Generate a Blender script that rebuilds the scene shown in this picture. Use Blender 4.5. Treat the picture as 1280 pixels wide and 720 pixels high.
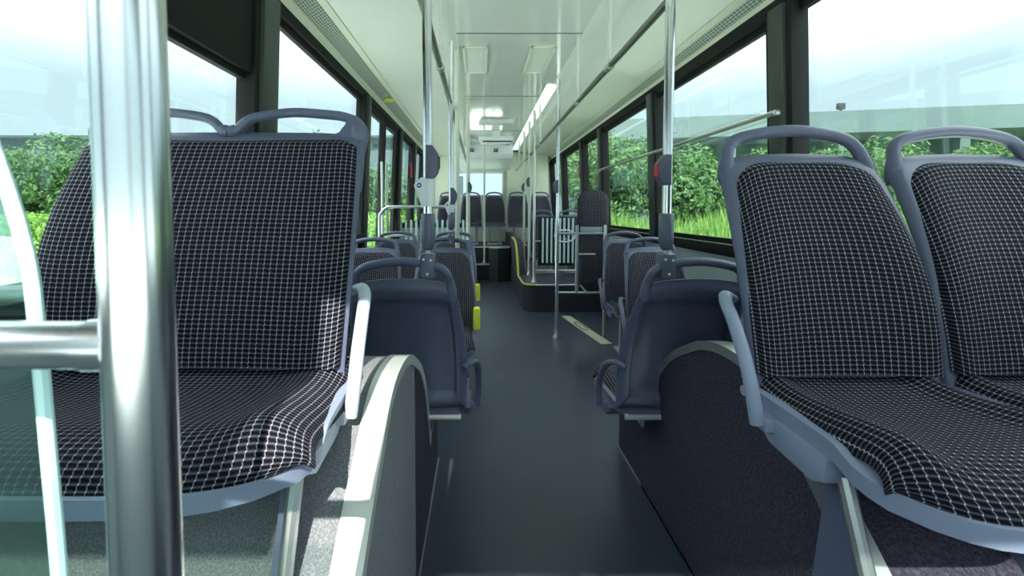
import bpy, bmesh, math, random
from mathutils import Vector, Matrix, noise
random.seed(7)
for o in list(bpy.data.objects): bpy.data.objects.remove(o)
scn = bpy.context.scene
COL = scn.collection
PI = math.pi

# ------------------------------------------------------------------ camera, world, sun, exposure
CAM_Z = 1.2
cd = bpy.data.cameras.new('camera'); cam = bpy.data.objects.new('camera', cd); COL.objects.link(cam)
cam.location = (0, 0, CAM_Z)
cam.rotation_euler = (math.radians(90 - 2.6), 0, 0)
cd.lens = 36 * 540 / 1280.0; cd.sensor_width = 36
cd.shift_x = 40 / 1280.0; cd.shift_y = -72.5 / 1280.0
cd.clip_start = 0.02; cd.clip_end = 300
cd.dof.use_dof = True; cd.dof.focus_distance = 1.9; cd.dof.aperture_fstop = 7.0
scn.camera = cam

wd = bpy.data.worlds.new('sky'); scn.world = wd; wd.use_nodes = True
wn = wd.node_tree.nodes; wl = wd.node_tree.links; wn.clear()
wo = wn.new('ShaderNodeOutputWorld'); wb = wn.new('ShaderNodeBackground')
tc = wn.new('ShaderNodeTexCoord'); sep = wn.new('ShaderNodeSeparateXYZ'); rp = wn.new('ShaderNodeValToRGB')
wl.new(tc.outputs['Generated'], sep.inputs[0]); wl.new(sep.outputs['Z'], rp.inputs[0])
rp.color_ramp.elements[0].position = 0.22; rp.color_ramp.elements[0].color = (0.205, 0.258, 0.282, 1)
rp.color_ramp.elements[1].position = 0.55; rp.color_ramp.elements[1].color = (0.90, 0.96, 1.0, 1)
wl.new(rp.outputs[0], wb.inputs['Color']); wb.inputs['Strength'].default_value = 2.3
wl.new(wb.outputs[0], wo.inputs[0])

sd = bpy.data.lights.new('sun', 'SUN'); sun = bpy.data.objects.new('sun', sd); COL.objects.link(sun)
sd.energy = 6.0; sd.angle = math.radians(0.6); sd.color = (1.0, 0.97, 0.86)
SUN_DIR = Vector((0.06, 1.0, -0.93))
sun.rotation_euler = SUN_DIR.to_track_quat('-Z', 'Y').to_euler(); sun.location = (0, -4, 6)

scn.view_settings.view_transform = 'Standard'; scn.view_settings.look = 'None'
scn.view_settings.gamma = 1; scn.view_settings.use_curve_mapping = False
scn.view_settings.exposure = 0.93

# ------------------------------------------------------------------ materials
def newmat(name):
    m = bpy.data.materials.new(name); m.use_nodes = True
    return m, m.node_tree.nodes, m.node_tree.links, m.node_tree.nodes['Principled BSDF']
def ramp_mix(n, l, fac, c1, c2):
    mx = n.new('ShaderNodeMix'); mx.data_type = 'RGBA'
    l.new(fac, mx.inputs[0]); mx.inputs[6].default_value = (*c1, 1); mx.inputs[7].default_value = (*c2, 1)
    return mx.outputs[2]
def mat(name, col, rough=0.5, metal=0.0, var=0.12, scale=18.0, bump=0.0, bscale=200.0, spec=0.5, coat=0.0):
    m, n, l, b = newmat(name)
    t = n.new('ShaderNodeTexCoord'); nz = n.new('ShaderNodeTexNoise'); nz.inputs['Scale'].default_value = scale
    nz.inputs['Detail'].default_value = 4
    l.new(t.outputs['Object'], nz.inputs['Vector'])
    lo = tuple(c * (1 - var) for c in col); hi = tuple(min(1, c * (1 + var)) for c in col)
    l.new(ramp_mix(n, l, nz.outputs['Fac'], lo, hi), b.inputs['Base Color'])
    b.inputs['Roughness'].default_value = rough; b.inputs['Metallic'].default_value = metal
    b.inputs['Specular IOR Level'].default_value = spec; b.inputs['Coat Weight'].default_value = coat
    if bump > 0:
        n2 = n.new('ShaderNodeTexNoise'); n2.inputs['Scale'].default_value = bscale; n2.inputs['Detail'].default_value = 3
        l.new(t.outputs['Object'], n2.inputs['Vector'])
        bp = n.new('ShaderNodeBump'); bp.inputs['Strength'].default_value = bump; bp.inputs['Distance'].default_value = 0.002
        l.new(n2.outputs['Fac'], bp.inputs['Height']); l.new(bp.outputs[0], b.inputs['Normal'])
    return m
def emat(name, col, s):
    m, n, l, b = newmat(name)
    b.inputs['Base Color'].default_value = (*col, 1); b.inputs['Emission Color'].default_value = (*col, 1)
    b.inputs['Emission Strength'].default_value = s
    return m

M = {}
M['shell'] = mat('shell_plastic', (0.098, 0.112, 0.185), 0.38, var=0.06, bump=0.10, bscale=900)
M['shell_light'] = mat('shell_plastic_light', (0.24, 0.28, 0.40), 0.38, var=0.05, bump=0.06, bscale=900)
M['white_arm'] = mat('pale_plastic', (0.42, 0.47, 0.55), 0.35, var=0.04)
M['steel'] = mat('brushed_steel', (0.72, 0.74, 0.76), 0.22, 1.0, var=0.05)
M['satin'] = mat('satin_grey_metal', (0.55, 0.57, 0.56), 0.35, 0.9, var=0.05)
M['rail'] = mat('handrail_metal', (0.20, 0.22, 0.20), 0.35, 0.7, var=0.05)
M['beige_rail'] = mat('painted_rail', (0.55, 0.60, 0.52), 0.35, 0.0, var=0.04)
M['silver_trim'] = mat('silver_trim', (0.62, 0.65, 0.64), 0.4, 0.6, var=0.08)
M['floor'] = mat('floor_vinyl', (0.037, 0.046, 0.070), 0.36, var=0.16, scale=6, bump=0.15, bscale=420)
M['dark_side'] = mat('dark_panel', (0.016, 0.016, 0.028), 0.6, var=0.2, bump=0.2, bscale=600)
M['rubber'] = mat('black_rubber', (0.010, 0.012, 0.012), 0.7, var=0.1, spec=0.2)
M['pillar'] = mat('pillar_panel', (0.030, 0.040, 0.038), 0.45, var=0.08)
M['ceil'] = mat('ceiling_panel', (0.66, 0.72, 0.65), 0.10, var=0.02, scale=4, spec=0.9, coat=0.6)
M['duct'] = mat('duct_panel', (0.66, 0.72, 0.64), 0.38, var=0.03, scale=4)
M['wallg'] = mat('wall_laminate', (0.36, 0.42, 0.44), 0.5, var=0.05)
M['cream'] = mat('rear_panel_cream', (0.66, 0.70, 0.56), 0.5, var=0.04)
M['white'] = mat('white_plastic', (0.72, 0.78, 0.80), 0.4, var=0.03)
M['black'] = mat('black_plastic', (0.01, 0.01, 0.012), 0.35, var=0.1)
M['bell'] = mat('bell_grey', (0.085, 0.09, 0.15), 0.4, var=0.05)
M['sleeve'] = mat('sleeve_grey', (0.105, 0.12, 0.18), 0.3, var=0.05)
M['red'] = mat('red_button', (0.55, 0.02, 0.03), 0.35, var=0.05)
M['blue'] = mat('blue_print', (0.01, 0.05, 0.30), 0.4, var=0.02)
M['yellow'] = mat('yellow_plastic', (0.62, 0.72, 0.05), 0.45, var=0.06)
M['yellow_strip'] = mat('yellow_nosing', (0.45, 0.46, 0.05), 0.55, var=0.12)
M['cream_strip'] = mat('cream_strip', (0.48, 0.50, 0.36), 0.6, var=0.08)
M['slat'] = mat('pale_tube', (0.50, 0.66, 0.66), 0.35, var=0.04)
M['glass_edge'] = mat('glass_edge', (0.62, 0.92, 0.92), 0.25, var=0.03)
M['bark'] = mat('bark', (0.10, 0.07, 0.045), 0.9, var=0.3)
M['concrete'] = mat('concrete', (0.74, 0.76, 0.72), 0.8, var=0.08, scale=1.5)
M['asphalt'] = mat('asphalt', (0.30, 0.32, 0.32), 0.85, var=0.12, scale=2)
M['grassground'] = mat('grass_ground', (0.10, 0.22, 0.03), 0.9, var=0.35, scale=1.5)
M['canopy'] = mat('canopy_metal', (0.075, 0.115, 0.12), 0.6, var=0.05, scale=0.6)
M['building'] = mat('building_wall', (0.05, 0.08, 0.09), 0.7, var=0.08, scale=0.5)
M['roofg'] = mat('roof_metal', (0.11, 0.19, 0.19), 0.7, var=0.06, scale=0.5)
M['darkwin'] = mat('dark_window', (0.05, 0.07, 0.08), 0.2, var=0.05)

def leafmat(name, c1, c2, c3):
    m, n, l, b = newmat(name)
    t = n.new('ShaderNodeTexCoord'); nz = n.new('ShaderNodeTexNoise'); nz.inputs['Scale'].default_value = 9
    l.new(t.outputs['Object'], nz.inputs['Vector'])
    rp = n.new('ShaderNodeValToRGB'); e = rp.color_ramp.elements
    e[0].position = 0.3; e[0].color = (*c1, 1); e[1].position = 0.7; e[1].color = (*c3, 1)
    k = e.new(0.5); k.color = (*c2, 1)
    l.new(nz.outputs['Fac'], rp.inputs[0]); l.new(rp.outputs[0], b.inputs['Base Color'])
    b.inputs['Roughness'].default_value = 0.6
    tr = n.new('ShaderNodeBsdfTranslucent'); l.new(rp.outputs[0], tr.inputs[0])
    mx = n.new('ShaderNodeMixShader'); mx.inputs[0].default_value = 0.35
    l.new(b.outputs[0], mx.inputs[1]); l.new(tr.outputs[0], mx.inputs[2])
    l.new(mx.outputs[0], n['Material Output'].inputs[0])
    return m
M['leaf'] = leafmat('tree_leaf', (0.025, 0.075, 0.025), (0.065, 0.16, 0.045), (0.15, 0.27, 0.09))
M['leaf_y'] = leafmat('hedge_leaf', (0.07, 0.19, 0.03), (0.16, 0.33, 0.045), (0.29, 0.46, 0.09))
M['grass'] = leafmat('grass_blade', (0.08, 0.19, 0.04), (0.16, 0.32, 0.06), (0.28, 0.42, 0.12))

# window glass: tinted transparency with a reflection
def glass(name, tint, refl):
    m = bpy.data.materials.new(name); m.use_nodes = True; n = m.node_tree.nodes; l = m.node_tree.links; n.clear()
    out = n.new('ShaderNodeOutputMaterial'); tr = n.new('ShaderNodeBsdfTransparent'); gl = n.new('ShaderNodeBsdfGlossy')
    tr.inputs[0].default_value = (*tint, 1); gl.inputs['Roughness'].default_value = 0.02
    gl.inputs[0].default_value = (0.9, 1.0, 1.0, 1)
    lw = n.new('ShaderNodeLayerWeight'); lw.inputs['Blend'].default_value = 0.35
    mt = n.new('ShaderNodeMath'); mt.operation = 'MULTIPLY_ADD'; mt.inputs[1].default_value = refl; mt.inputs[2].default_value = 0.02
    l.new(lw.outputs['Fresnel'], mt.inputs[0])
    mx = n.new('ShaderNodeMixShader'); l.new(mt.outputs[0], mx.inputs[0]); l.new(tr.outputs[0], mx.inputs[1]); l.new(gl.outputs[0], mx.inputs[2])
    l.new(mx.outputs[0], out.inputs[0])
    return m
M['glass'] = glass('window_glass', (0.91, 0.965, 0.955), 0.16)
M['glass_panel'] = glass('panel_glass', (0.86, 0.955, 0.90), 0.5)

# woven seat fabric, in metres of uv
def fabric():
    m, n, l, b = newmat('woven_check_fabric')
    uv = n.new('ShaderNodeUVMap'); uv.uv_map = 'UVMap'
    sp = n.new('ShaderNodeSeparateXYZ'); l.new(uv.outputs[0], sp.inputs[0])
    def ma(op, a, c=None, d=None):
        x = n.new('ShaderNodeMath'); x.operation = op
        for i, v in enumerate((a, c, d)):
            if v is None: continue
            if isinstance(v, (int, float)): x.inputs[i].default_value = v
            else: l.new(v, x.inputs[i])
        return x.outputs[0]
    v = ma('DIVIDE', sp.outputs['Y'], 0.0106); fv = ma('FRACT', v)
    wob = ma('MULTIPLY', ma('SINE', ma('MULTIPLY', v, 2 * PI)), 0.055)
    u = ma('ADD', ma('DIVIDE', sp.outputs['X'], 0.0146), wob); fu = ma('FRACT', u)
    du = ma('ABSOLUTE', ma('SUBTRACT', fu, 0.5)); dv = ma('ABSOLUTE', ma('SUBTRACT', fv, 0.5))
    line = ma('LESS_THAN', du, 0.052)
    rib = n.new('ShaderNodeMapRange'); rib.interpolation_type = 'SMOOTHSTEP'
    rib.inputs['From Min'].default_value = 0.36; rib.inputs['From Max'].default_value = 0.12
    l.new(dv, rib.inputs['Value'])
    thin = ma('LESS_THAN', dv, 0.10)
    base = ramp_mix(n, l, rib.outputs[0], (0.001, 0.001, 0.003), (0.026, 0.025, 0.038))
    m1 = n.new('ShaderNodeMix'); m1.data_type = 'RGBA'; l.new(ma('MULTIPLY', thin, 0.55), m1.inputs[0]); l.new(base, m1.inputs[6]); m1.inputs[7].default_value = (0.12, 0.12, 0.155, 1)
    m2 = n.new('ShaderNodeMix'); m2.data_type = 'RGBA'
    l.new(line, m2.inputs[0]); l.new(m1.outputs[2], m2.inputs[6])
    lc = ramp_mix(n, l, thin, (0.20, 0.20, 0.25), (0.72, 0.72, 0.80))
    l.new(lc, m2.inputs[7])
    l.new(m2.outputs[2], b.inputs['Base Color'])
    b.inputs['Roughness'].default_value = 0.8; b.inputs['Specular IOR Level'].default_value = 0.15
    hh = ma('ADD', rib.outputs[0], ma('MULTIPLY', line, 0.4))
    bp = n.new('ShaderNodeBump'); bp.inputs['Strength'].default_value = 0.6; bp.inputs['Distance'].default_value = 0.0015
    l.new(hh, bp.inputs['Height']); l.new(bp.outputs[0], b.inputs['Normal'])
    return m
M['fabric'] = fabric()

# leathery grain for the wheel box covering
def grain(name, c1, c2, sc=160, bump=0.8):
    m, n, l, b = newmat(name)
    t = n.new('ShaderNodeTexCoord'); vo = n.new('ShaderNodeTexVoronoi'); vo.inputs['Scale'].default_value = sc
    nz = n.new('ShaderNodeTexNoise'); nz.inputs['Scale'].default_value = sc * 0.8; nz.inputs['Detail'].default_value = 5
    l.new(t.outputs['Object'], vo.inputs['Vector']); l.new(t.outputs['Object'], nz.inputs['Vector'])
    ad = n.new('ShaderNodeMath'); ad.operation = 'MULTIPLY'; l.new(vo.outputs['Distance'], ad.inputs[0]); l.new(nz.outputs['Fac'], ad.inputs[1])
    rg = n.new('ShaderNodeMapRange'); rg.inputs['From Min'].default_value = 0.05; rg.inputs['From Max'].default_value = 0.4; l.new(ad.outputs[0], rg.inputs['Value'])
    l.new(ramp_mix(n, l, rg.outputs[0], c1, c2), b.inputs['Base Color']); b.inputs['Roughness'].default_value = 0.75
    bp = n.new('ShaderNodeBump'); bp.inputs['Strength'].default_value = bump; bp.inputs['Distance'].default_value = 0.003
    l.new(rg.outputs[0], bp.inputs['Height']); l.new(bp.outputs[0], b.inputs['Normal'])
    return m
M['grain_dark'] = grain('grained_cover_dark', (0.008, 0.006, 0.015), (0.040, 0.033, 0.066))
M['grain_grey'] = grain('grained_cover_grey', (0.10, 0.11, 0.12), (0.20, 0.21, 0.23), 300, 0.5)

def perforated():
    m, n, l, b = newmat('perforated_grille')
    t = n.new('ShaderNodeTexCoord'); sp = n.new('ShaderNodeSeparateXYZ'); l.new(t.outputs['Object'], sp.inputs[0])
    def ma(op, a, c=None):
        x = n.new('ShaderNodeMath'); x.operation = op
        for i, v in enumerate((a, c)):
            if v is None: continue
            if isinstance(v, (int, float)): x.inputs[i].default_value = v
            else: l.new(v, x.inputs[i])
        return x.outputs[0]
    a = ma('ABSOLUTE', ma('SUBTRACT', ma('FRACT', ma('DIVIDE', sp.outputs['X'], 0.012)), 0.5))
    c = ma('ABSOLUTE', ma('SUBTRACT', ma('FRACT', ma('DIVIDE', sp.outputs['Y'], 0.03)), 0.5))
    hole = ma('MULTIPLY', ma('LESS_THAN', a, 0.25), ma('LESS_THAN', c, 0.34))
    l.new(ramp_mix(n, l, hole, (0.42, 0.47, 0.40), (0.08, 0.10, 0.09)), b.inputs['Base Color'])
    b.inputs['Roughness'].default_value = 0.5
    return m
M['perf'] = perforated()

# ------------------------------------------------------------------ helpers
def link(name, me, parent=None):
    o = bpy.data.objects.new(name, me); COL.objects.link(o)
    if parent is not None: o.parent = parent
    return o
def tag(o, label, cat, group=None):
    o['label'] = label; o['category'] = cat
    if group: o['group'] = group
    return o
def thing(name, label, cat, loc=(0, 0, 0), rz=0.0, group=None):
    o = link(name, None); o.location = loc; o.rotation_euler = (0, 0, rz); o.empty_display_size = 0.1
    return tag(o, label, cat, group)
def struct(o): o['kind'] = 'structure'; return o
def copy_tree(o, parent=None):
    c = o.copy(); COL.objects.link(c)
    if parent is not None: c.parent = parent
    for ch in list(o.children): copy_tree(ch, c)
    return c

class MB:
    def __init__(s): s.v = []; s.f = []; s.uv = {}
    def box(s, x0, x1, y0, y1, z0, z1, sh=None):
        b = len(s.v)
        for x in (x0, x1):
            for y in (y0, y1):
                for z in (z0, z1):
                    s.v.append((x + (sh(z) if sh else 0), y, z))
        for q in ((0, 1, 3, 2), (4, 6, 7, 5), (0, 4, 5, 1), (2, 3, 7, 6), (0, 2, 6, 4), (1, 5, 7, 3)):
            s.f.append(tuple(b + i for i in q))
        return s
    def prism(s, prof, a0, a1, axis='x'):
        """prof: 2-D polygon; axis x: (y,z) pairs swept in x; axis y: (x,z) pairs swept in y; axis z: (x,y)"""
        b = len(s.v); n = len(prof)
        for a in (a0, a1):
            for p, q in prof:
                s.v.append({'x': (a, p, q), 'y': (p, a, q), 'z': (p, q, a)}[axis])
        for i in range(n):
            j = (i + 1) % n
            s.f.append((b + i, b + j, b + n + j, b + n + i))
        s.f.append(tuple(b + i for i in range(n))[::-1]); s.f.append(tuple(b + n + i for i in range(n)))
        return s
    def tube(s, pts, r, seg=12, r2=None, caps=True, closed=False, up=None):
        pts = [Vector(p) for p in pts]; n = len(pts); b = len(s.v)
        rr = r if isinstance(r, (list, tuple)) else [r] * n
        prev = None
        for i, p in enumerate(pts):
            if closed: t = (pts[(i + 1) % n] - pts[i - 1])
            else: t = pts[min(i + 1, n - 1)] - pts[max(i - 1, 0)]
            if t.length < 1e-9: t = Vector((0, 0, 1))
            t.normalize()
            if prev is None:
                u = Vector(up) if up else (Vector((0, 0, 1)) if abs(t.z) < 0.9 else Vector((1, 0, 0)))
            else: u = prev
            u = (u - t * u.dot(t)); u.normalize(); w = t.cross(u); prev = u
            ra = rr[i]; rb = ra if r2 is None else r2
            for k in range(seg):
                a = 2 * PI * k / seg
                s.v.append(tuple(p + u * (ra * math.cos(a)) + w * (rb * math.sin(a))))
        m = n if closed else n - 1
        for i in range(m):
            for k in range(seg):
                i2 = (i + 1) % n
                s.f.append((b + i * seg + k, b + i * seg + (k + 1) % seg, b + i2 * seg + (k + 1) % seg, b + i2 * seg + k))
        if caps and not closed:
            s.f.append(tuple(b + k for k in range(seg))[::-1]); s.f.append(tuple(b + (n - 1) * seg + k for k in range(seg)))
        return s
    def cyl(s, x, y, z0, z1, r, seg=20, r1=None):
        return s.tube([(x, y, z0), (x, y, z1)], [r, r if r1 is None else r1], seg)
    def grid(s, fn, nu, nv, flip=False, uvs=None):
        b = len(s.v)
        for j in range(nv + 1):
            for i in range(nu + 1):
                u = i / nu; v = j / nv
                s.v.append(tuple(fn(u, v)))
                if uvs: s.uv[len(s.v) - 1] = uvs(u, v)
        for j in range(nv):
            for i in range(nu):
                q = (b + j * (nu + 1) + i, b + j * (nu + 1) + i + 1, b + (j + 1) * (nu + 1) + i + 1, b + (j + 1) * (nu + 1) + i)
                s.f.append(q[::-1] if flip else q)
        return s
    def build(s, name, m, parent=None, smooth=False, bevel=0.0, weld=False, ang=35):
        me = bpy.data.meshes.new(name); me.from_pydata(s.v, [], s.f); me.materials.append(M[m] if isinstance(m, str) else m)
        if s.uv:
            lay = me.uv_layers.new(name='UVMap')
            for lp in me.loops:
                lay.data[lp.index].uv = s.uv.get(lp.vertex_index, (0, 0))
        bm = bmesh.new(); bm.from_mesh(me)
        if weld: bmesh.ops.remove_doubles(bm, verts=bm.verts, dist=1e-5)
        bmesh.ops.recalc_face_normals(bm, faces=bm.faces)
        if bevel > 0:
            es = [e for e in bm.edges if len(e.link_faces) == 2 and e.calc_face_angle(0) > math.radians(30)]
            bmesh.ops.bevel(bm, geom=es, offset=bevel, segments=2, affect='EDGES', profile=0.6)
            smooth = True
        if smooth:
            for f in bm.faces: f.smooth = True
            for e in bm.edges:
                if len(e.link_faces) == 2 and e.calc_face_angle(0) > math.radians(ang): e.smooth = False
        bm.to_mesh(me); bm.free()
        return link(name, me, parent)

def spline(P, n=8):
    P = [Vector(p) for p in P]; out = []
    for i in range(len(P) - 1):
        p0 = P[max(i - 1, 0)]; p1 = P[i]; p2 = P[i + 1]; p3 = P[min(i + 2, len(P) - 1)]
        for k in range(n):
            t = k / n
            out.append(0.5 * ((2 * p1) + (-p0 + p2) * t + (2 * p0 - 5 * p1 + 4 * p2 - p3) * t * t + (-p0 + 3 * p1 - 3 * p2 + p3) * t ** 3))
    out.append(P[-1]); return out
def sstep(a, b, x):
    t = max(0, min(1, (x - a) / (b - a))); return t * t * (3 - 2 * t)

# ------------------------------------------------------------------ bus shell
XL, XR = -1.05, 1.53; Y0, Y1 = -.5, 9.05; SILL, WTOP = 0.98, 2.17
def shL(z): return 0.045 * (z - 0.98)
def shR(z): return -0.045 * (z - 0.98)
struct(MB().box(XL - .1, XR + .1, Y0, Y1, -0.06, 0).build('floor', 'floor'))
# side walls below the windows, with the rear door opening left out on the left
w = MB()
for a, b in ((Y0, 3.86), (5.30, Y1)): w.box(XL - .06, XL, a, b, 0, SILL, shL)
w.box(XL - .06, XL, 3.86, 5.30, 0.0, 0.08, shL)
struct(w.build('wall_left', 'wallg'))
struct(MB().box(XR, XR + .06, Y0, Y1, 0, SILL, shR).build('wall_right', 'wallg'))
struct(MB().box(XL, XL + .045, Y0, 3.80, SILL - .035, SILL + .02, shL).build('trim_1', 'rubber', bevel=.006))
struct(MB().box(XR - .03, XR, Y0, Y1, SILL - .06, SILL + .012, shR).build('trim_2', 'rubber', bevel=.006))
# band above windows
struct(MB().box(XL - .06, XL + .012, Y0, Y1, WTOP, 2.34, shL).box(XL - .05, XL + .012, Y0, 2.1, 1.80, WTOP + .0, shL).build('trim_3', 'rubber'))
struct(MB().box(XR - .012, XR + .06, Y0, Y1, WTOP, 2.34, shR).build('trim_4', 'rubber'))
# pillars
def pillar(k, side, y, w_, z0=SILL):
    if side < 0: m = MB().box(XL - .05, XL + .05, y - w_, y + w_, z0, WTOP + .02, shL); 
    else: m = MB().box(XR - .045, XR + .05, y - w_, y + w_, z0, WTOP + .02, shR)
    struct(m.build('trim_%d' % k, 'pillar', bevel=.012))
    x0, x1 = (XL - .055, XL + .03) if side < 0 else (XR - .028, XR + .055)
    struct(MB().box(x0, x1, y - w_ - .035, y + w_ + .035, z0, WTOP + .02, shL if side < 0 else shR).build('trim_%d' % (k + 40), 'rubber', bevel=.004))
k = 5
RP = [-.44, .5, 2.15, 3.73, 5.30, 6.27, 7.74, 9.0]
LP = [-.44, .42, 2.03, 3.80, 5.36, 6.5, 7.6, 9.0]
for y in RP: pillar(k, 1, y, .055); k += 1
for i, y in enumerate(LP): pillar(k, -1, y, .075 if i == 2 else .045, 0.0 if i in (3, 4) else SILL); k += 1
# windows: rubber frame with a pane
n_w = 1
def window(side, a, b, z0, z1, mull=0):
    global n_w
    sh = shL if side < 0 else shR
    X = XL - .03 if side < 0 else XR + .03
    fr = MB()
    t = .035
    fr.box(X - .014, X + .014, a, b, z0, z0 + t, sh).box(X - .014, X + .014, a, b, z1 - t, z1, sh)
    fr.box(X - .014, X + .014, a, a + t, z0 + t, z1 - t, sh).box(X - .014, X + .014, b - t, b, z0 + t, z1 - t, sh)
    for q in range(mull):
        c = a + (b - a) * (q + 1) / (mull + 1)
        fr.box(X - .012, X + .012, c - .012, c + .012, z0 + t, z1 - t, sh)
    f = struct(fr.build('window_%d' % n_w, 'rubber')); n_w += 1
    MB().box(X - .003, X + .003, a + t, b - t, z0 + t, z1 - t, sh).build('pane', 'glass', f)
for i in range(len(RP) - 1): window(1, RP[i] + .05, RP[i + 1] - .05, SILL + .01, WTOP)
for i in range(len(LP) - 1):
    if i == 3: continue
    window(-1, LP[i] + .05, LP[i + 1] - .05, SILL + .015, 1.81 if i < 2 else WTOP, 0)
# rear double door, one leaf each side of the middle
for q, (a, b) in enumerate(((3.90, 4.57), (4.60, 5.27))):
    X = XL - .02; fr = MB(); t = .06
    fr.box(X - .02, X + .02, a, b, .08, .22, shL).box(X - .02, X + .02, a, b, 2.10, WTOP, shL)
    fr.box(X - .02, X + .02, a, a + t, .22, 2.10, shL).box(X - .02, X + .02, b - t, b, .22, 2.10, shL)
    d = struct(fr.build('door_%d' % (q + 1), 'rubber'))
    MB().box(X - .003, X + .003, a + t, b - t, .22, 2.10, shL).build('pane', 'glass', d)
    MB().tube([(X + .06, (b - .10 if q == 0 else a + .10), .8), (X + .06, (b - .10 if q == 0 else a + .10), 1.7)], .014).build('grab_bar', 'satin', d, smooth=True)

# ceiling and ducts
c = MB()
prof = [(-.20, 2.405), (.76, 2.405), (.76, 2.46), (-.20, 2.46)]
c.prism(prof, Y0, Y1, 'y')
struct(c.build('ceiling', 'ceil'))
def duct(name, pts, m, thick=.03):
    poly = list(pts) + [(x, z + thick) for x, z in reversed(pts)]
    return struct(MB().prism(poly, Y0, Y1, 'y').build(name, m, smooth=True, ang=50))
# left: curved lip, sloping flap, ridge, perforated strip, cove to the window head
duct('trim_60', [(-.16, 2.405), (-.20, 2.372), (-.26, 2.356), (-.34, 2.350), (-.60, 2.335), (-.815, 2.318)], 'duct')
duct('trim_61', [(-.818, 2.312), (-.845, 2.306), (-.86, 2.306)], 'cream')
duct('trim_62', [(-.862, 2.312), (-.95, 2.262)], 'perf')
duct('trim_63', [(-.952, 2.255), (-.972, 2.245), (-.985, 2.225), (-1.0, 2.175)], 'cream')
duct('trim_64', [(.70, 2.405), (.745, 2.40), (.79, 2.385), (.82, 2.365), (.84, 2.345), (1.10, 2.330), (1.355, 2.318)], 'duct')
duct('trim_65', [(1.358, 2.312), (1.385, 2.306), (1.40, 2.302)], 'cream')
duct('trim_66', [(1.402, 2.300), (1.445, 2.262)], 'perf')
duct('trim_67', [(1.447, 2.255), (1.462, 2.240), (1.468, 2.220), (1.478, 2.172)], 'cream')
ls = tag(MB().prism([(.64, 2.405), (.755, 2.405), (.745, 2.395), (.65, 2.395)], 4.2, 8.6, 'y').build('light_strip', emat('lit_diffuser', (.80, .95, .92), 0.75)), 'long bright lamp strip along the right edge of the ceiling', 'light')  # added emission imitates the reflection in the glossy cove, not a lamp
# roof behind the ducts
struct(MB().box(XL - .05, XR + .05, Y0, Y1, 2.47, 2.52).build('ceiling', 'white'))
struct(MB().box(XL - .06, XL + .10, Y0, Y1, 2.30, 2.50).box(XR - .10, XR + .06, Y0, Y1, 2.30, 2.50).build('trim_68', 'white'))
# panel seams across the ceiling
for i, y in enumerate((1.0, 3.0, 4.62, 6.6)):
    struct(MB().box(-.17, .70, y - .004, y + .004, 2.4025, 2.406).build('trim_%d' % (70 + i), 'pillar'))
# ceiling hatch frames
for i, (x, y) in enumerate(((-.035, 3.53), (.47, 3.53))):
    h = thing('roof_vent', ('rectangular ceiling vent frame on the left half of the glossy ceiling' if i == 0 else 'rectangular ceiling vent frame on the right half of the glossy ceiling'), 'vent', (x, y, 2.405))
    m = MB(); a, b = .095, .30
    m.box(-a, a, -b, -b + .02, -.012, 0).box(-a, a, b - .02, b, -.012, 0).box(-a, -a + .02, -b, b, -.012, 0).box(a - .02, a, -b, b, -.012, 0)
    m.build('frame', 'cream', h, bevel=.003)
    MB().box(-a + .02, a - .02, -b + .02, b - .02, -.004, 0).build('cover', 'duct', h)
# unseen front blocker with windscreen; the slit above it shapes the sunbeam
f = MB()
GX0, GX1 = -.435, -.268; WZ0, WZ1 = .80, 1.78
f.box(XL - .06, GX0, Y0 - .05, Y0, WZ1, 2.47).box(GX1, XR + .06, Y0 - .05, Y0, WZ1, 2.47).box(XL - .06, XR + .06, Y0 - .05, Y0, 0, WZ0)
f.box(XL - .06, XL + .05, Y0 - .05, Y0, WZ0, WZ1).box(XR - .05, XR + .06, Y0 - .05, Y0, WZ0, WZ1)
struct(f.build('wall_front', 'wallg'))
fw = MB(); t = .03
for x0, x1 in ((XL + .05, .21), (.27, XR - .05)):
    fw.box(x0, x1, Y0 - .04, Y0 - .01, WZ0, WZ0 + t).box(x0, x0 + t, Y0 - .04, Y0 - .01, WZ0, WZ1).box(x1 - t, x1, Y0 - .04, Y0 - .01, WZ0, WZ1)
fwo = struct(fw.build('window_%d' % n_w, 'rubber')); n_w += 1
for x0, x1 in ((XL + .05, .21), (.27, XR - .05)):
    MB().box(x0 + t, x1 - t, Y0 - .028, Y0 - .022, WZ0 + t, WZ1).build('pane', 'glass', fwo)
# rear wall with window opening
r = MB(); RW0, RW1, RZ0, RZ1 = -.52, .46, 1.52, 1.96
r.box(XL - .06, RW0, Y1 - .05, Y1, 0, 2.47).box(RW1, XR + .06, Y1 - .05, Y1, 0, 2.47)
r.box(RW0, RW1, Y1 - .05, Y1, 0, RZ0).box(RW0, RW1, Y1 - .05, Y1, RZ1, 2.47)
struct(r.build('wall_rear', 'cream'))
fr = MB(); t = .035
fr.box(RW0 - t, RW1 + t, Y1 - .08, Y1 - .05, RZ1, RZ1 + t + .02).box(RW0 - t, RW1 + t, Y1 - .08, Y1 - .05, RZ0 - t, RZ0)
fr.box(RW0 - t, RW0, Y1 - .08, Y1 - .05, RZ0, RZ1).box(RW1, RW1 + t, Y1 - .08, Y1 - .05, RZ0, RZ1)
fo = struct(fr.build('window_%d' % n_w, 'white')); n_w += 1
MB().box(RW0, RW1, Y1 - .03, Y1 - .024, RZ0, RZ1).build('pane', 'glass', fo)
# cream equipment cupboard in the rear right corner
struct(MB().box(.55, 1.38, 8.80, Y1 - .08, 0, 2.38).build('wall_rear_cupboard', 'cream', bevel=.01))

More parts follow.
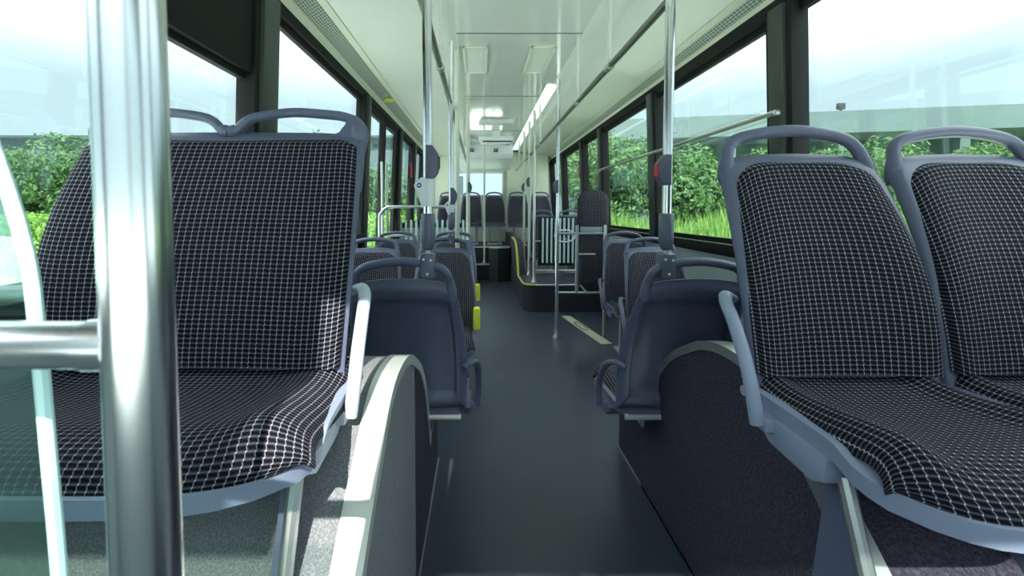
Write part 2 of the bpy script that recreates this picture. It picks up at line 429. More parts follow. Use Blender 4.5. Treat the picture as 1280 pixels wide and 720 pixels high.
# ------------------------------------------------------------------ raised floors and rear steps
def trimline(name, pts, r, m, n=1):
    return MB().tube(pts, r, 8).build(name, m, smooth=True)
pod = MB()
corner = [(.52 + .14 * (1 - math.sin(a)), 5.06 + .14 * (1 - math.cos(a))) for a in [i * PI / 2 / 8 for i in range(9)]]
poly = [(1.50, 5.06)] + [(x, y) for x, y in corner] + [(.52, 9.0), (1.50, 9.0)]
pod.prism(poly, 0, .32, 'z')
po = struct(pod.build('floor_raised_right', 'dark_side'))
MB().prism([(x, y) for x, y in poly], .32, .326, 'z').build('floor_covering', 'floor', po)
MB().tube([(1.50, 5.055, .322), (.66, 5.055, .322)] , .010, 8).build('nosing', 'silver_trim', po, smooth=True)
MB().tube([(x - .002, y - .004, .322) for x, y in corner] + [(.515, 5.9, .322)], .012, 8).build('nosing', 'yellow_strip', po, smooth=True)
# rear right wheel box on it
ar = [(5.85, .32), (5.95, .42), (6.05, .54), (6.18, .65), (6.35, .73), (6.6, .76), (7.0, .76), (9.0, .76), (9.0, .32)]
a2 = struct(MB().prism(ar, .53, .62, 'x').build('trim_80', 'grain_dark', smooth=True, ang=50))
MB().tube([(.525, y, z) for y, z in ar[:7]], .016, 8).build('edge_strip', 'yellow_strip', a2, smooth=True)
# rear floor and steps
rf = struct(MB().box(XL, .52, 7.75, 9.0, 0, .55).box(.52, 1.49, 7.75, 8.78, .30, .55).build('floor_raised_rear', 'dark_side'))
MB().box(XL, .52, 7.73, 7.76, .53, .556).build('nosing', 'silver_trim', rf)
st = struct(MB().box(-.25, .16, 7.40, 7.75, 0, .28).build('floor_rear_step', 'dark_side'))
MB().box(-.25, .16, 7.385, 7.41, .26, .285).build('nosing', 'silver_trim', st)
pe = struct(MB().prism([(.16, 7.30), (.30, 7.22), (.50, 7.30), (.52, 7.5), (.52, 7.76), (.16, 7.76)], 0, .56, 'z').build('floor_rear_pedestal', 'pillar'))
MB().prism([(.155, 7.295), (.30, 7.213), (.505, 7.295), (.525, 7.5), (.525, 7.53), (.155, 7.53)], .56, .575, 'z').build('nosing', 'silver_trim', pe)
for q, (x0, x1) in enumerate(((-1.04, -.25),)):
    struct(MB().box(x0, x1, 6.3, 7.75, 0, .45).build('floor_raised_left', 'dark_side'))

# front wheel boxes, left and right, with rounded profile
WP = [(.30, 0), (.40, .20), (.50, .36), (.60, .50), (.70, .60), (.777, .668), (.837, .713), (.893, .758), (.96, .795), (1.04, .808), (1.14, .803), (1.23, .78), (1.31, .742), (1.39, .70), (1.46, .65), (1.54, .57), (1.60, .48), (1.66, .37), (1.70, .275)]
def wheelbox(side):
    sx = -.20 if side < 0 else .70
    wx_ = XL if side < 0 else XR
    s = 1 if side < 0 else -1       # direction from the wall towards the aisle
    off = 0 if side < 0 else .13
    P = [(y + off, z) for y, z in spline([(0, a, b) for a, b in WP], 4) for y, z in [(0, 0)]] if False else [(p.y + off, p.z) for p in spline([(0, a, b) for a, b in WP], 4)]
    full = P + [(P[-1][0], 0)]
    zt = [(y, z) for y, z in P]
    body = MB().prism([(y, z) for y, z in full], wx_, sx - s * .006, 'x')
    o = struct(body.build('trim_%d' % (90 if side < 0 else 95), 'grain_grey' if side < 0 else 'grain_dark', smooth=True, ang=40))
    # aisle face panels
    f1 = 1.30 + off if side < 0 else 1.72 + off
    nearp = [(y, z) for y, z in P if y <= f1 and z > .02]
    zc = min((abs(y - f1), z) for y, z in P)[1]
    near = [(P[0][0], 0)] + nearp + [(f1, zc - .0), (f1, 0)]
    a = sx - s * .006; b = sx
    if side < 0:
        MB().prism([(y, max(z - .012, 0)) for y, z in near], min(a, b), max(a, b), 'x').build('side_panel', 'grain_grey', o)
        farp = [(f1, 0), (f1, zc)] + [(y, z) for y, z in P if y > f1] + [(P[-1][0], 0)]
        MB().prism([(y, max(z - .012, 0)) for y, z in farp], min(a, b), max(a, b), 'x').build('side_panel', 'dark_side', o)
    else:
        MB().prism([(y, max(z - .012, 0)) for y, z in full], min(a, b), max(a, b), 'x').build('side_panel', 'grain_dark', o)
    # metal edging along the profile
    m = MB(); wdt = .05; up = .004
    for i in range(len(P) - 1):
        (y0_, z0_), (y1_, z1_) = P[i], P[i + 1]
        n_ = Vector((0, -(z1_ - z0_), (y1_ - y0_))).normalized() if True else None
        q = []
        for (yy, zz) in ((y0_, z0_), (y1_, z1_)):
            pass
    def nrm(i):
        y0_, z0_ = P[max(i - 1, 0)]; y1_, z1_ = P[min(i + 1, len(P) - 1)]
        v = Vector((-(z1_ - z0_), (y1_ - y0_))); v.normalize(); return v
    outer = [(P[i][0] + nrm(i).x * up, P[i][1] + nrm(i).y * up) for i in range(len(P))]
    inner = [(P[i][0] - nrm(i).x * .024, P[i][1] - nrm(i).y * .024) for i in range(len(P))]
    vs = []; n_ = len(P)
    xs = (sx - s * wdt, sx + s * .005)
    m.grid(lambda u, v: (xs[0] + (xs[1] - xs[0]) * u, outer[int(round(v * (n_ - 1)))][0], outer[int(round(v * (n_ - 1)))][1]), 1, n_ - 1)
    m.grid(lambda u, v: (xs[0] + (xs[1] - xs[0]) * u, inner[int(round(v * (n_ - 1)))][0], inner[int(round(v * (n_ - 1)))][1]), 1, n_ - 1, True)
    m.grid(lambda u, v: (xs[1], outer[int(round(v * (n_ - 1)))][0] * (1 - u) + inner[int(round(v * (n_ - 1)))][0] * u, outer[int(round(v * (n_ - 1)))][1] * (1 - u) + inner[int(round(v * (n_ - 1)))][1] * u), 1, n_ - 1)
    m.grid(lambda u, v: (xs[0], outer[int(round(v * (n_ - 1)))][0] * (1 - u) + inner[int(round(v * (n_ - 1)))][0] * u, outer[int(round(v * (n_ - 1)))][1] * (1 - u) + inner[int(round(v * (n_ - 1)))][1] * u), 1, n_ - 1, True)
    m.build('edge_strip', 'silver_trim' if side < 0 else 'satin', o, smooth=True, weld=True, ang=50)
    # low platform behind for the back-to-back seats
    ye = P[-1][0]; zp = .275 if side < 0 else .265; pe_ = 2.02 if side < 0 else 2.13
    pl = struct(MB().box(min(wx_, sx - s * .002), max(wx_, sx - s * .002), ye - .06, pe_, 0, zp).build('floor_platform_left' if side < 0 else 'floor_platform_right', 'dark_side'))
    MB().box(min(sx, sx - s * .05), max(sx, sx - s * .05), ye, pe_ + .004, zp, zp + .012).build('nosing', 'silver_trim', pl)
    MB().box(min(sx - s * .06, sx - s * .16), max(sx - s * .06, sx - s * .16), ye, pe_ + .004, zp, zp + .008).build('yellow_nosing', 'yellow_strip', pl)
wheelbox(-1); wheelbox(1)
struct(MB().box(.70, .712, 0.3, 2.14, 0, .012).build('baseboard_right', 'satin'))
struct(MB().box(-.212, -.197, .3, 2.03, 0, .012).build('baseboard_left', 'satin'))

# ------------------------------------------------------------------ seats
def make_seat(label, W=.20, H=.50, rec=.14, hs=.47, handles=1, arms=(), yellow=(), base='leg', crown=.03, skirt=.09, arm_mat='shell', Wc=None, cd_=.43, nd=1.0, pan_mat='shell', taper=.05, legs=(-.55, .55), legz=0.0, rot=0):
    """faces -y; crease on the origin at height hs"""
    T = thing('bus_seat' if handles < 2 else 'wide_bus_seat', label, 'seat')
    Wc = Wc or W
    NU, NV = int((30 if handles < 2 else 44) * nd), int(30 * nd)
    def wf(s): return W * (1.0 + .035 * math.sin(PI * min(1, max(0, s)) ) - taper * s * s)
    def topf(u): return 1 - crown * u * u - (.13 if handles < 2 else .035) * abs(u) ** (6 if handles < 2 else 16)
    def topp(u): return 1 - crown * u * u - (.055 if handles < 2 else .03) * abs(u) ** 10
    def ycurve(s): return rec * s + .030 * math.sin(PI * s) * (-1) + (.018 * s * s)
    # plastic back shell, with recessed panel behind
    def plate(u, v, front, mg=.010):
        u = 2 * u - 1; s0 = -skirt / H
        s = s0 + (1 + mg / H - s0) * v
        w_ = wf(s) + mg
        x = u * w_
        top = topp(u); z = s * H * (top if s > 0 else 1)
        y = ycurve(max(s, 0)) + (s * .10 if s < 0 else 0)
        e = min(1 - abs(u), (1 - v) * 1.3, v * 1.5)
        if front: y += -.004 + .012 * (1 - sstep(0, .06, e))
        else:
            y += .016 + .022 * sstep(0, .10, e) - .020 * sstep(.185, .215, e) + .004 * sstep(.3, .5, e)
        y -= .022 * abs(u) ** 2.5
        return (x, y, hs + z)
    m = MB(); m.grid(lambda u, v: plate(u, v, True), NU, NV); m.grid(lambda u, v: plate(u, v, False), NU, NV, True)
    for uu in (0, 1): m.grid(lambda a, v, uu=uu: [plate(uu, v, True)[i] * (1 - a) + plate(uu, v, False)[i] * a for i in range(3)], 1, NV, uu == 0)
    for vv in (0, 1): m.grid(lambda u, a, vv=vv: [plate(u, vv, True)[i] * (1 - a) + plate(u, vv, False)[i] * a for i in range(3)], NU, 1, vv == 1)
    m.build('back_shell', 'shell', T, smooth=True, weld=True, ang=60)
    # upholstered backrest
    def pad(u, v, mg=.002):
        uu = 2 * u - 1
        uu = math.copysign(abs(uu) ** .85, uu)
        s = v
        w_ = wf(s) + mg
        e = max(0, 1 - abs(uu) ** 12) ** .5 * (max(0, 1 - (1 - min(1, (1 - v) / .045)) ** 2) ** .5)
        z = s * (H - .008) * topf(uu)
        y = ycurve(s) - .006 - .030 * e - .022 * abs(uu) ** 2.5 + .004
        y += .012 * math.exp(-((abs(uu) - .0) / .5) ** 2) * sstep(0, .4, s)
        return (uu * w_, y, hs + z)
    def paduv(u, v):
        uu = 2 * u - 1; uu = math.copysign(abs(uu) ** .85, uu)
        return (uu * W + uu ** 7 * .02 + 1, v * H * 1.03 + 1 - .018 * (1 - abs(uu)) ** 0 * uu ** 10)
    m = MB(); m.grid(pad, NU + 10, NV, uvs=paduv)
    m.build('backrest', 'fabric', T, smooth=True, ang=80)
    # cushion
    D = cd_
    pr = [(.03, .006), (-.02, -.012), (-.10, -.020), (-.20, -.012), (-.28, .000), (-.34, .006), (-.385, .000), (-.42, -.018), (-.44, -.045), (-.443, -.065)]
    pr = [(a * D / .44, b) for a, b in pr]
    PS = spline([(0, a, b) for a, b in pr], 5); npf = len(PS) - 1
    arc = [0]
    for i in range(npf): arc.append(arc[-1] + (PS[i + 1] - PS[i]).length)
    def cush(u, v):
        uu = 2 * u - 1; uu = math.copysign(abs(uu) ** .85, uu)
        i = int(round(v * npf)); p = PS[i]
        fw = 1.0 + .06 * sstep(0, 1, v) - .05 * sstep(.75, 1.0, v)
        e = max(0, 1 - abs(uu) ** 8) ** .5
        bol = .020 * math.exp(-((abs(uu) - .80) / .14) ** 2) * (1 - sstep(.55, .9, v))
        dip = (-.014 if handles < 2 else -.010) * (1 - uu * uu) * math.sin(PI * min(1, v * 1.1))
        back = .085 * abs(uu) ** 5 * sstep(.45, 1, v)
        return (uu * Wc * fw, p.y + back, hs + p.z * (1 - .35 * abs(uu) ** 6 * sstep(.7, 1, v)) + bol + dip - .042 * (1 - e) * (1 - .6 * sstep(.75, 1, v)))
    def cuv(u, v):
        uu = 2 * u - 1; uu = math.copysign(abs(uu) ** .85, uu)
        return (uu * Wc * 1.03 + uu ** 7 * .03 + 1, -arc[int(round(v * npf))] + 1)
    m = MB(); m.grid(cush, NU + 10, npf, uvs=cuv)
    m.build('cushion', 'fabric', T, smooth=True, ang=80)
    # plastic seat pan under it
    def pan(u, v, lo):
        uu = 2 * u - 1
        y = .045 - v * (D + .055)
        fw = (Wc + (.006 if handles < 2 else -.006)) * (1.0 + .06 * v - .06 * sstep(.88, 1, v) - .12 * (1 - sstep(0, .18, v)))
        y += .085 * abs(uu) ** 5 * sstep(.4, 1, v)
        zt = -.030 - .026 * sstep(.70, 1, v)
        zb = zt - .030 - .006 * math.sin(PI * v)
        return (uu * fw * (1 if not lo else .985), y, hs + (zb if lo else zt))
    m = MB(); m.grid(lambda u, v: pan(u, v, False), 16, 16); m.grid(lambda u, v: pan(u, v, True), 16, 16, True)
    for uu in (0, 1): m.grid(lambda a, v, uu=uu: [pan(uu, v, False)[i] * (1 - a) + pan(uu, v, True)[i] * a for i in range(3)], 1, 16)
    for vv in (0, 1): m.grid(lambda u, a, vv=vv: [pan(u, vv, False)[i] * (1 - a) + pan(u, vv, True)[i] * a for i in range(3)], 16, 1)
    m.build('seat_pan', pan_mat, T, smooth=True, weld=True, ang=40)
    # grab handle(s) over the back
    def hand(xc, hw, hh, asym=0):
        zt = hs + H; yy = ycurve(1) + .006
        P = [(-1.0, -.075), (-.985, -.035), (-.955, .000), (-.89, .030), (-.74, .050), (-.40, .064), (0, .070), (.40, .064), (.74, .050), (.89, .030), (.955, .000), (.985, -.035), (1.0, -.075)]
        pts = spline([(xc + a * hw, yy - .012 + .022 * sstep(-.03, .05, b), zt + b * hh) for a, b in P], 4)
        n = len(pts); rr = [.0155 + .004 * math.sin(PI * min(1, (1 - abs(2 * i / (n - 1) - 1)) * 3.2)) - .003 * (abs(2 * i / (n - 1) - 1) > .93) for i in range(n)]
        return MB().tube(pts, rr, 12, up=(0, 1, 0))
    if handles == 1:
        hand(0, wf(1) - .006, 1.0).build('grab_handle', 'shell', T, smooth=True, ang=60)
    else:
        zt = hs + H; yy = ycurve(1) + .008
        for s in (-1, 1):
            P = [(0, .010), (.06, .016), (.12, .036), (.22, .050), (.48, .061), (.72, .056), (.86, .050), (.94, .036), (.982, .008), (.985, -.03), (.985, -.055)]
            pts = spline([(s * a * (W + .004), yy + .08 * min(b, .05), zt + b) for a, b in P], 5)
            n = len(pts); rr = [.0125 + .012 * (max(0, 1 - abs(i / (n - 1) - .80) / .16)) + .004 * (i < 5) for i in range(n)]
            MB().tube(pts, rr, 12, up=(0, 1, 0)).build('grab_handle', 'shell', T, smooth=True, ang=60)
            # solid shoulder of the frame
            g = MB(); q = [(.962, -.15), (.985, -.08), (1.0, -.02), (.985, .022), (.94, .044), (.885, .050), (.865, .028), (.82, .008), (.74, -.004), (.74, -.05), (.90, -.06)]
            g.prism([(s * a * (W + .012), zt + b) for a, b in q], yy - .016, yy + .012, 'y')
            g.build('shoulder', 'shell', T, bevel=.005)
    # armrests
    for s in arms:
        x = s * (W + .012)
        P = [(x - s * .01, .075, .150), (x + s * .020, .050, .162), (x + s * .036, .020, .150), (x + s * .042, -.020, .118), (x + s * .044, -.060, .065), (x + s * .044, -.088, .010), (x + s * .040, -.100, -.045), (x + s * .036, -.103, -.075)]
        pts = spline([(a, b, hs + c_) for a, b, c_ in P], 5)
        MB().tube(pts, .0145, 12, r2=.011, up=(0, 1, 0)).build('armrest', arm_mat, T, smooth=True, ang=60)
        MB().box(min(x - s * .03, x + s * .030), max(x - s * .03, x + s * .030), -.118, -.086, hs - .088, hs - .060).build('armrest_mount', arm_mat, T, bevel=.006)
        a0, a1 = x - s * .10, x + s * .012
        MB().prism([(-.045, hs - .060), (-.060, hs - .085), (-.10, hs - .115), (-.215, hs - .125), (-.245, hs - .110), (-.25, hs - .066)], min(a0, a1), max(a0, a1), 'x').build('side_bracket', arm_mat, T, bevel=.010)
    for s in yellow:
        x = s * (W - .004)
        MB().box(min(x, x + s * .045), max(x, x + s * .045), -.12, -.05, hs - .01, hs + .14).build('grip_pad', 'yellow', T, bevel=.018)
        MB().tube([(s * (W - .02), -.07, hs - .06), (x + s * .01, -.07, hs - .06)], .010, 8).build('grip_arm', 'shell', T, smooth=True)
    if base == 'leg':
        for s in legs:
            xs = s * Wc
            MB().tube([(xs, -.16, hs - .08), (xs, -.14, legz + .02)], .020, 10).build('leg', 'satin', T, smooth=True)
        MB().box(min(legs) * Wc - .04, max(legs) * Wc + .04, -.24, -.06, legz, legz + .022).build('base_plate', 'satin', T, bevel=.004)
        MB().box(-Wc * .7, Wc * .7, -.30, -.02, hs - .092, hs - .060).build('base_frame', 'satin', T, bevel=.004)
    elif base == 'box':
        MB().box(-Wc * .75, Wc * .75, -.30, .02, hs - .11, hs - .062).build('base_frame', 'satin', T, bevel=.004)
        for s in (-1, 1):
            xs = s * Wc * .90
            MB().tube([(xs, -.24, hs - .10), (xs, -.36, hs - .42)], .013, 10).build('leg', 'satin', T, smooth=True)
            MB().prism([(-.20, hs - .10), (-.24, hs - .10), (-.355, hs - .42), (-.16, hs - .42)], min(xs * .93, xs * .97), max(xs * .93, xs * .97), 'x').build('leg_plate', 'shell', T)
    # metal bar under the shell
    MB().tube([(-W * .95, .042, hs - skirt - .006), (W * .95, .042, hs - skirt - .006)], .012, 10).build('support_bar', 'silver_trim', T, smooth=True)
    return T

# seats on the front wheel boxes
bench = make_seat('wide woven check seat with twin grey grab handles behind the thick chrome pole', W=.342, H=.54, rec=.15, hs=.0, handles=2, arms=(1,), base='box', crown=.012, skirt=.06, arm_mat='white_arm', pan_mat='shell_light', Wc=.378, nd=1.3, cd_=.375, taper=.0)
bench.location = (-.655, .965, .855)
sa = make_seat('large woven check seat with grey grab handle, on the wheel box at the aisle', W=.203, H=.505, rec=.145, hs=0, arms=(-1,), base='box', skirt=.06, Wc=.207, nd=1.3, cd_=.42, taper=.06, pan_mat='shell_light', arm_mat='shell_light')
sa.location = (.823, .975, .835); sa['group'] = 'window and aisle seats on the right wheel box'
sb = make_seat('large woven check seat with grey grab handle, beside the right window', W=.201, H=.505, rec=.145, hs=0, arms=(), base='box', skirt=.06, Wc=.207, nd=1.3, cd_=.42, taper=.06)
sb.location = (1.268, .985, .835); sb['group'] = 'window and aisle seats on the right wheel box'

# standard seat models: with armrest, without, with yellow grip
REAR = dict(W=.212, hs=.455, H=.495, legz=.28, taper=.15, skirt=.05, crown=.045, nd=1.5)
pR = make_seat('x', arms=(-1,), legs=(.05, .7), **REAR)
def put(proto, x, y, z, rz, label, group=None, first=False, hs=None):
    o = proto if first else copy_tree(proto)
    o.location = (x, y, z); o.rotation_euler = (0, 0, rz); o['label'] = label
    if group: o['group'] = group
    return o
GB = 'seats turned to the rear behind the wheel boxes'
# rear facing (turned by pi): aisle side arm is local x sign flipped
put(pR, -.275, 1.685, .0, PI, 'grey shell seat back left of the aisle, just behind the left wheel box', GB, True)
pN = make_seat('x', arms=(), legs=(-.5, .5), **REAR)
pR2 = make_seat('x', arms=(1,), legs=(-.7, -.05), **REAR)
put(pN, -.735, 1.685, .0, PI, 'seat turned to the rear, against the left window behind the wide seat', GB, True)
put(pR2, .765, 1.685, .0, PI, 'grey shell seat back right of the aisle, just behind the right wheel box', GB, True)
put(pN, 1.225, 1.685, .0, PI, 'seat turned to the rear, against the right window behind the aisle seat', GB)
GS = 'seats facing forward in the middle of the bus'
pY = make_seat('x', arms=(), yellow=(1,), W=.205, hs=.425, taper=.12, nd=.7)
pP = make_seat('x', arms=(), W=.205, hs=.425, taper=.12, nd=.7)
pA = make_seat('x', arms=(-1,), W=.205, hs=.425, taper=.12, nd=.7)
put(pY, -.245, 2.90, 0, 0, 'dark woven aisle seat with the nearer of the two yellow grips', GS, True)
put(pP, -.755, 2.90, 0, 0, 'dark woven seat by the left window, nearest of the forward facing ones', GS, True)
put(pY, -.245, 3.80, 0, 0, 'dark woven aisle seat with the farther of the two yellow grips', GS)
put(pP, -.76, 3.80, 0, 0, 'dark woven seat by the left window, in the farther row before the slatted guard', GS)
put(pA, 1.22, 2.93, 0, 0, 'dark woven seat by the right window, just beyond the right pole', GS, True)
put(pA, 1.31, 3.77, 0, 0, 'dark woven seat by the right window, farther one beside the padded board', GS)
GR = 'seats in the back row on the raised floor'
pF = make_seat('x', arms=(), W=.19, hs=.43, taper=.12, nd=.4)
pD = make_seat('x', arms=(), W=.185, hs=.30, taper=.12, nd=.4)
for i, (x, lb) in enumerate(((-.62, 'back row seat in the rear left corner'), (-.17, 'back row seat left of the middle'), (.28, 'back row seat in the middle under the rear window edge'))):
    put(pF, x, 8.35, .55, 0, 'small distant ' + lb, GR, i == 0)
put(pF, .72, 8.15, .545, 0, 'small distant back row seat in front of the cream panel', GR)
put(pF, 1.16, 8.15, .545, 0, 'small distant back row seat next to the right rear window', GR)
put(pD, .90, 6.15, .326, 0, 'dark seat on the raised floor behind the slatted guard', 'seats on the right podium', True)
put(pD, 1.31, 6.15, .326, 0, 'dark seat on the raised floor by the window behind the slatted guard', 'seats on the right podium')

# ------------------------------------------------------------------ poles, bells, validators
PX_L, PX_R = -.183, .656
def grab_pole(label, x, y, z0, z1, foot=None, clamp=None, m='steel', r=.0165, group=None):
    t = thing('grab_pole', label, 'pole', (x, y, z0), 0, group); h = z1 - z0
    if clamp:
        MB().cyl(0, 0, .195, h, r, 20).build('tube', m, t, smooth=True)
        MB().tube([(0, 0, .075), (0, 0, .085), (0, 0, .10), (0, 0, .20), (0, 0, .204)], [.012, .020, .025, .025, .022], 20).build('sleeve', 'sleeve', t, smooth=True, ang=60)
        MB().tube([(0, 0, .055), (0, 0, .085)], .010, 12).build('joint', 'satin', t, smooth=True)
        c_ = MB().box(-.026, .026, -.030, .030, -.022, .064).build('clamp', 'sleeve', t, bevel=.010)
        for (sx, sz) in ((-.013, .045), (.013, .042), (0, -.006)):
            MB().tube([(sx, -.0295, sz), (sx, -.033, sz)], .0045, 10).build('bolt', 'white', c_, smooth=True)
    else:
        MB().cyl(0, 0, .01, h, r, 18).build('tube', m, t, smooth=True)
        MB().tube([(0, 0, 0), (0, 0, .012), (0, 0, .03), (0, 0, .07)], [.034, .034, .022, .019], 18).build('foot', 'satin', t, smooth=True)
    return t
def bell(label, x, y, z, side, h=.115, red=False):
    """grey stop-request box wrapped on a pole, on the +x (side 1) or -x side"""
    t = thing('stop_bell', label, 'bell', (x, y, z), 0, 'stop bells on the poles'); s = side
    P = [(-.004, -h / 2), (.020, -h / 2), (.036, -h / 2 + .022), (.040, 0), (.036, h / 2 - .026), (.018, h / 2), (-.004, h / 2)]
    MB().prism([(s * a, b) for a, b in P], -.026, .020, 'y').build('housing', 'bell', t, bevel=.0015)
    MB().prism([(s * a, b) for a, b in [(.036, -.026), (.043, -.020), (.043, .018), (.037, .024)]], -.018, .012, 'y').build('button', 'red' if red else 'black', t, bevel=.002)
    return t
def validator(label, x, y, z):
    t = thing('card_reader', label, 'card reader', (x, y, z), 0, 'white card readers on the left poles')
    MB().tube([(0, 0, 0), (0, 0, .10)], .024, 18).build('collar', 'white', t, smooth=True)
    P = [(-.005, .004), (-.020, .004), (-.026, .020), (-.045, .072), (-.040, .080), (-.030, .090), (-.020, .100), (-.005, .100)]
    MB().prism(P, -.030, .022, 'y').build('body', 'white', t, bevel=.004)
    b = MB(); n = 20
    b.tube([(-.026, -.0300, .072), (-.026, -.0318, .072)], .0085, n).build('badge', 'blue', t, smooth=True)
    MB().tube([(-.026, -.0316, .072), (-.026, -.0325, .072)], .0030, 12, r2=.0055).build('badge_mark', 'white', t, smooth=True)
    return t
ZR = 2.405
ZH = 1.0
grab_pole('chrome pole with a white card reader, clamped to the left grey seat back', PX_L, 1.52, .985, ZR, clamp=True)
grab_pole('chrome pole with a red buttoned box, clamped to the right grey seat back', PX_R, 1.52, .985, ZR, clamp=True)
grab_pole('second chrome pole left of the aisle, clamped to the nearest forward facing seat', -.205, 3.065, .985, ZR, clamp=True)
grab_pole('third pole left of the aisle, slim and pale, before the farther yellow grip seat', -.17, 3.24, 0.0, ZR, m='beige_rail')
grab_pole('pale distant pole left of the aisle, near the rear step', -.13, 4.75, 0.0, ZR, m='beige_rail', r=.022)
grab_pole('thin chrome pole standing on the aisle floor right of centre beside the padded board', .72, 4.02, 0, ZR, r=.016)
GP = 'distant poles on the right podium'
grab_pole('pale pole at the front corner of the right podium', .655, 5.22, .326, ZR, m='satin', group=GP)
grab_pole('pale pole behind the slatted guard on the right podium', .665, 5.85, .326, ZR, m='beige_rail', group=GP)
grab_pole('farthest pale pole on the right podium', .672, 6.60, .326, ZR, m='beige_rail', group=GP)
grab_pole('short distant pole standing on the rear step', .075, 7.55, .28, ZR, m='beige_rail')
bell('grey angular stop box on the near left pole above the white card reader', PX_L, 1.52, 1.367, 1, .115)
bell('grey stop box with a red button on the near right pole', PX_R, 1.52, 1.340, -1, .105, True)
bell('grey stop box on the second left pole', -.205, 3.065, 1.30, 1, .12)
bell('small grey stop box on the distant left pole near the rear step', -.13, 4.75, 1.45, 1, .12)
bell('small grey stop box on the thin pole beside the padded board', .72, 4.02, 1.42, -1, .12)
bell('tiny grey stop box on the pole behind the slatted guard', .665, 5.85, 1.58, -1, .13)
bell('tiny grey stop box on the farthest podium pole', .672, 6.60, 1.55, -1, .13)
validator('white card reader with a blue oval badge on the near left pole', PX_L, 1.52, 1.214)
validator('white card reader on the second left pole, smaller in view', -.205, 3.065, 1.165)

# overhead rails
def rail(label, x, ya, yb, z, ys):
    t = thing('overhead_rail', label, 'handrail', (x, ya, z))
    MB().tube([(0, 0, 0), (0, yb - ya, 0)], .0155, 16).build('tube', 'rail', t, smooth=True)
    for y in ys:
        MB().tube([(0, y - ya, 0), (0, y - ya, ZR - z)], .011, 12).build('hanger', 'beige_rail', t, smooth=True)
        MB().tube([(0, y - ya - .03, 0), (0, y - ya + .03, 0)], .021, 14).build('bracket', 'satin', t, smooth=True)
    return t
rail('overhead handrail under the ceiling left of the aisle', -.208, Y0 + .1, 7.0, 1.95, (.9, 2.3, 5.6))
rail('overhead handrail under the ceiling right of the aisle', .676, Y0 + .1, 8.2, 1.95, (.9, 2.3, 3.04, 4.9, 7.5))

# window rail on the right
t = thing('window_rail', 'horizontal metal rail across the right side windows', 'handrail', (1.435, 2.10, 1.675))
MB().tube([(0, .02, .0), (-.02, 3.2, .0)], .013, 12).build('tube', 'satin', t, smooth=True)
for y in (.03, 3.17): 
    MB().tube([(0, y, 0), (.06, y, 0)], [.016, .02], 12).build('bracket', 'satin', t, smooth=True)

# ------------------------------------------------------------------ foreground: chrome pole with cross bar and glass screen
t = thing('chrome_pole', 'thick blurred chrome pole in the left foreground with a cross bar', 'pole', (-.2155, .270, 0))
MB().cyl(0, 0, 0.0, 2.40, .0195, 40).build('tube', 'steel', t, smooth=True)
MB().tube([(-.80, 0, 1.115), (-.015, 0, 1.115)], .0150, 28).build('cross_bar', 'steel', t, smooth=True)
MB().tube([(-.030, 0, 1.115), (-.012, 0, 1.115)], .0165, 28).build('joint', 'steel', t, smooth=True)
# glass screen with a curved upright edge
ge = [(-.325, .20), (-.335, .60), (-.3400, .88), (-.3445, 1.0), (-.3490, 1.10), (-.353, 1.155), (-.365, 1.21), (-.385, 1.27), (-.42, 1.34), (-.50, 1.43), (-.62, 1.47)]
GPt = [(p.x, p.z) for p in spline([(a, 0, b) for a, b in ge], 6)]
t = thing('glass_screen', 'clear tempered glass screen with a pale rounded edge, far left foreground', 'glass screen', (0, .335, 0))
MB().prism(GPt + [(-1.02, 1.47), (-1.02, .20)], -.004, .004, 'y').build('glass', 'glass_panel', t)
e = MB().tube([(a + .002, 0, b) for a, b in GPt], .0052, 8).build('polished_edge', 'glass_edge', t, smooth=True)
MB().cyl(-.98, 0, 0, 1.5, .018, 16).build('post', 'satin', t, smooth=True)

# ------------------------------------------------------------------ guards and boards in the middle
# left tube guard with rounded corner
t = thing('tube_guard', 'rounded tube guard rail behind the left middle seats', 'guard rail', (0, 4.30, 0))
MB().tube(spline([(-1.0, 0, .02), (-1.0, 0, .6), (-1.0, 0, 1.10), (-.985, 0, 1.17), (-.93, 0, 1.225), (-.85, 0, 1.235), (-.5, 0, 1.235), (-.24, 0, 1.235)], 6), .016, 12).build('frame', 'satin', t, smooth=True)
MB().tube([(-1.0, 0, .95), (-.60, 0, .95)], .011, 10).build('cross_bar', 'satin', t, smooth=True)
MB().tube([(-.22, 0, .02), (-.22, 0, 1.245)], .016, 12).build('post', 'satin', t, smooth=True)
# left slatted guard
t = thing('slatted_guard', 'guard of pale upright slats behind the left middle seats', 'guard', (0, 5.45, 0))
for i in range(13):
    x = -1.0 + i * .066
    MB().tube([(x, 0, .45), (x, 0, 1.08)], .015, 10).build('slat', 'slat', t, smooth=True)
MB().box(-1.02, -.18, .016, .032, .40, .52).box(-1.02, -.18, .016, .032, .98, 1.04).build('panel', 'pillar', t, bevel=.004)
MB().tube([(-.16, .02, 0), (-.16, .02, 1.12)], .016, 12).build('post', 'satin', t, smooth=True)
MB().tube([(-1.01, .02, 0), (-1.01, .02, 1.12)], .016, 12).build('post', 'satin', t, smooth=True)
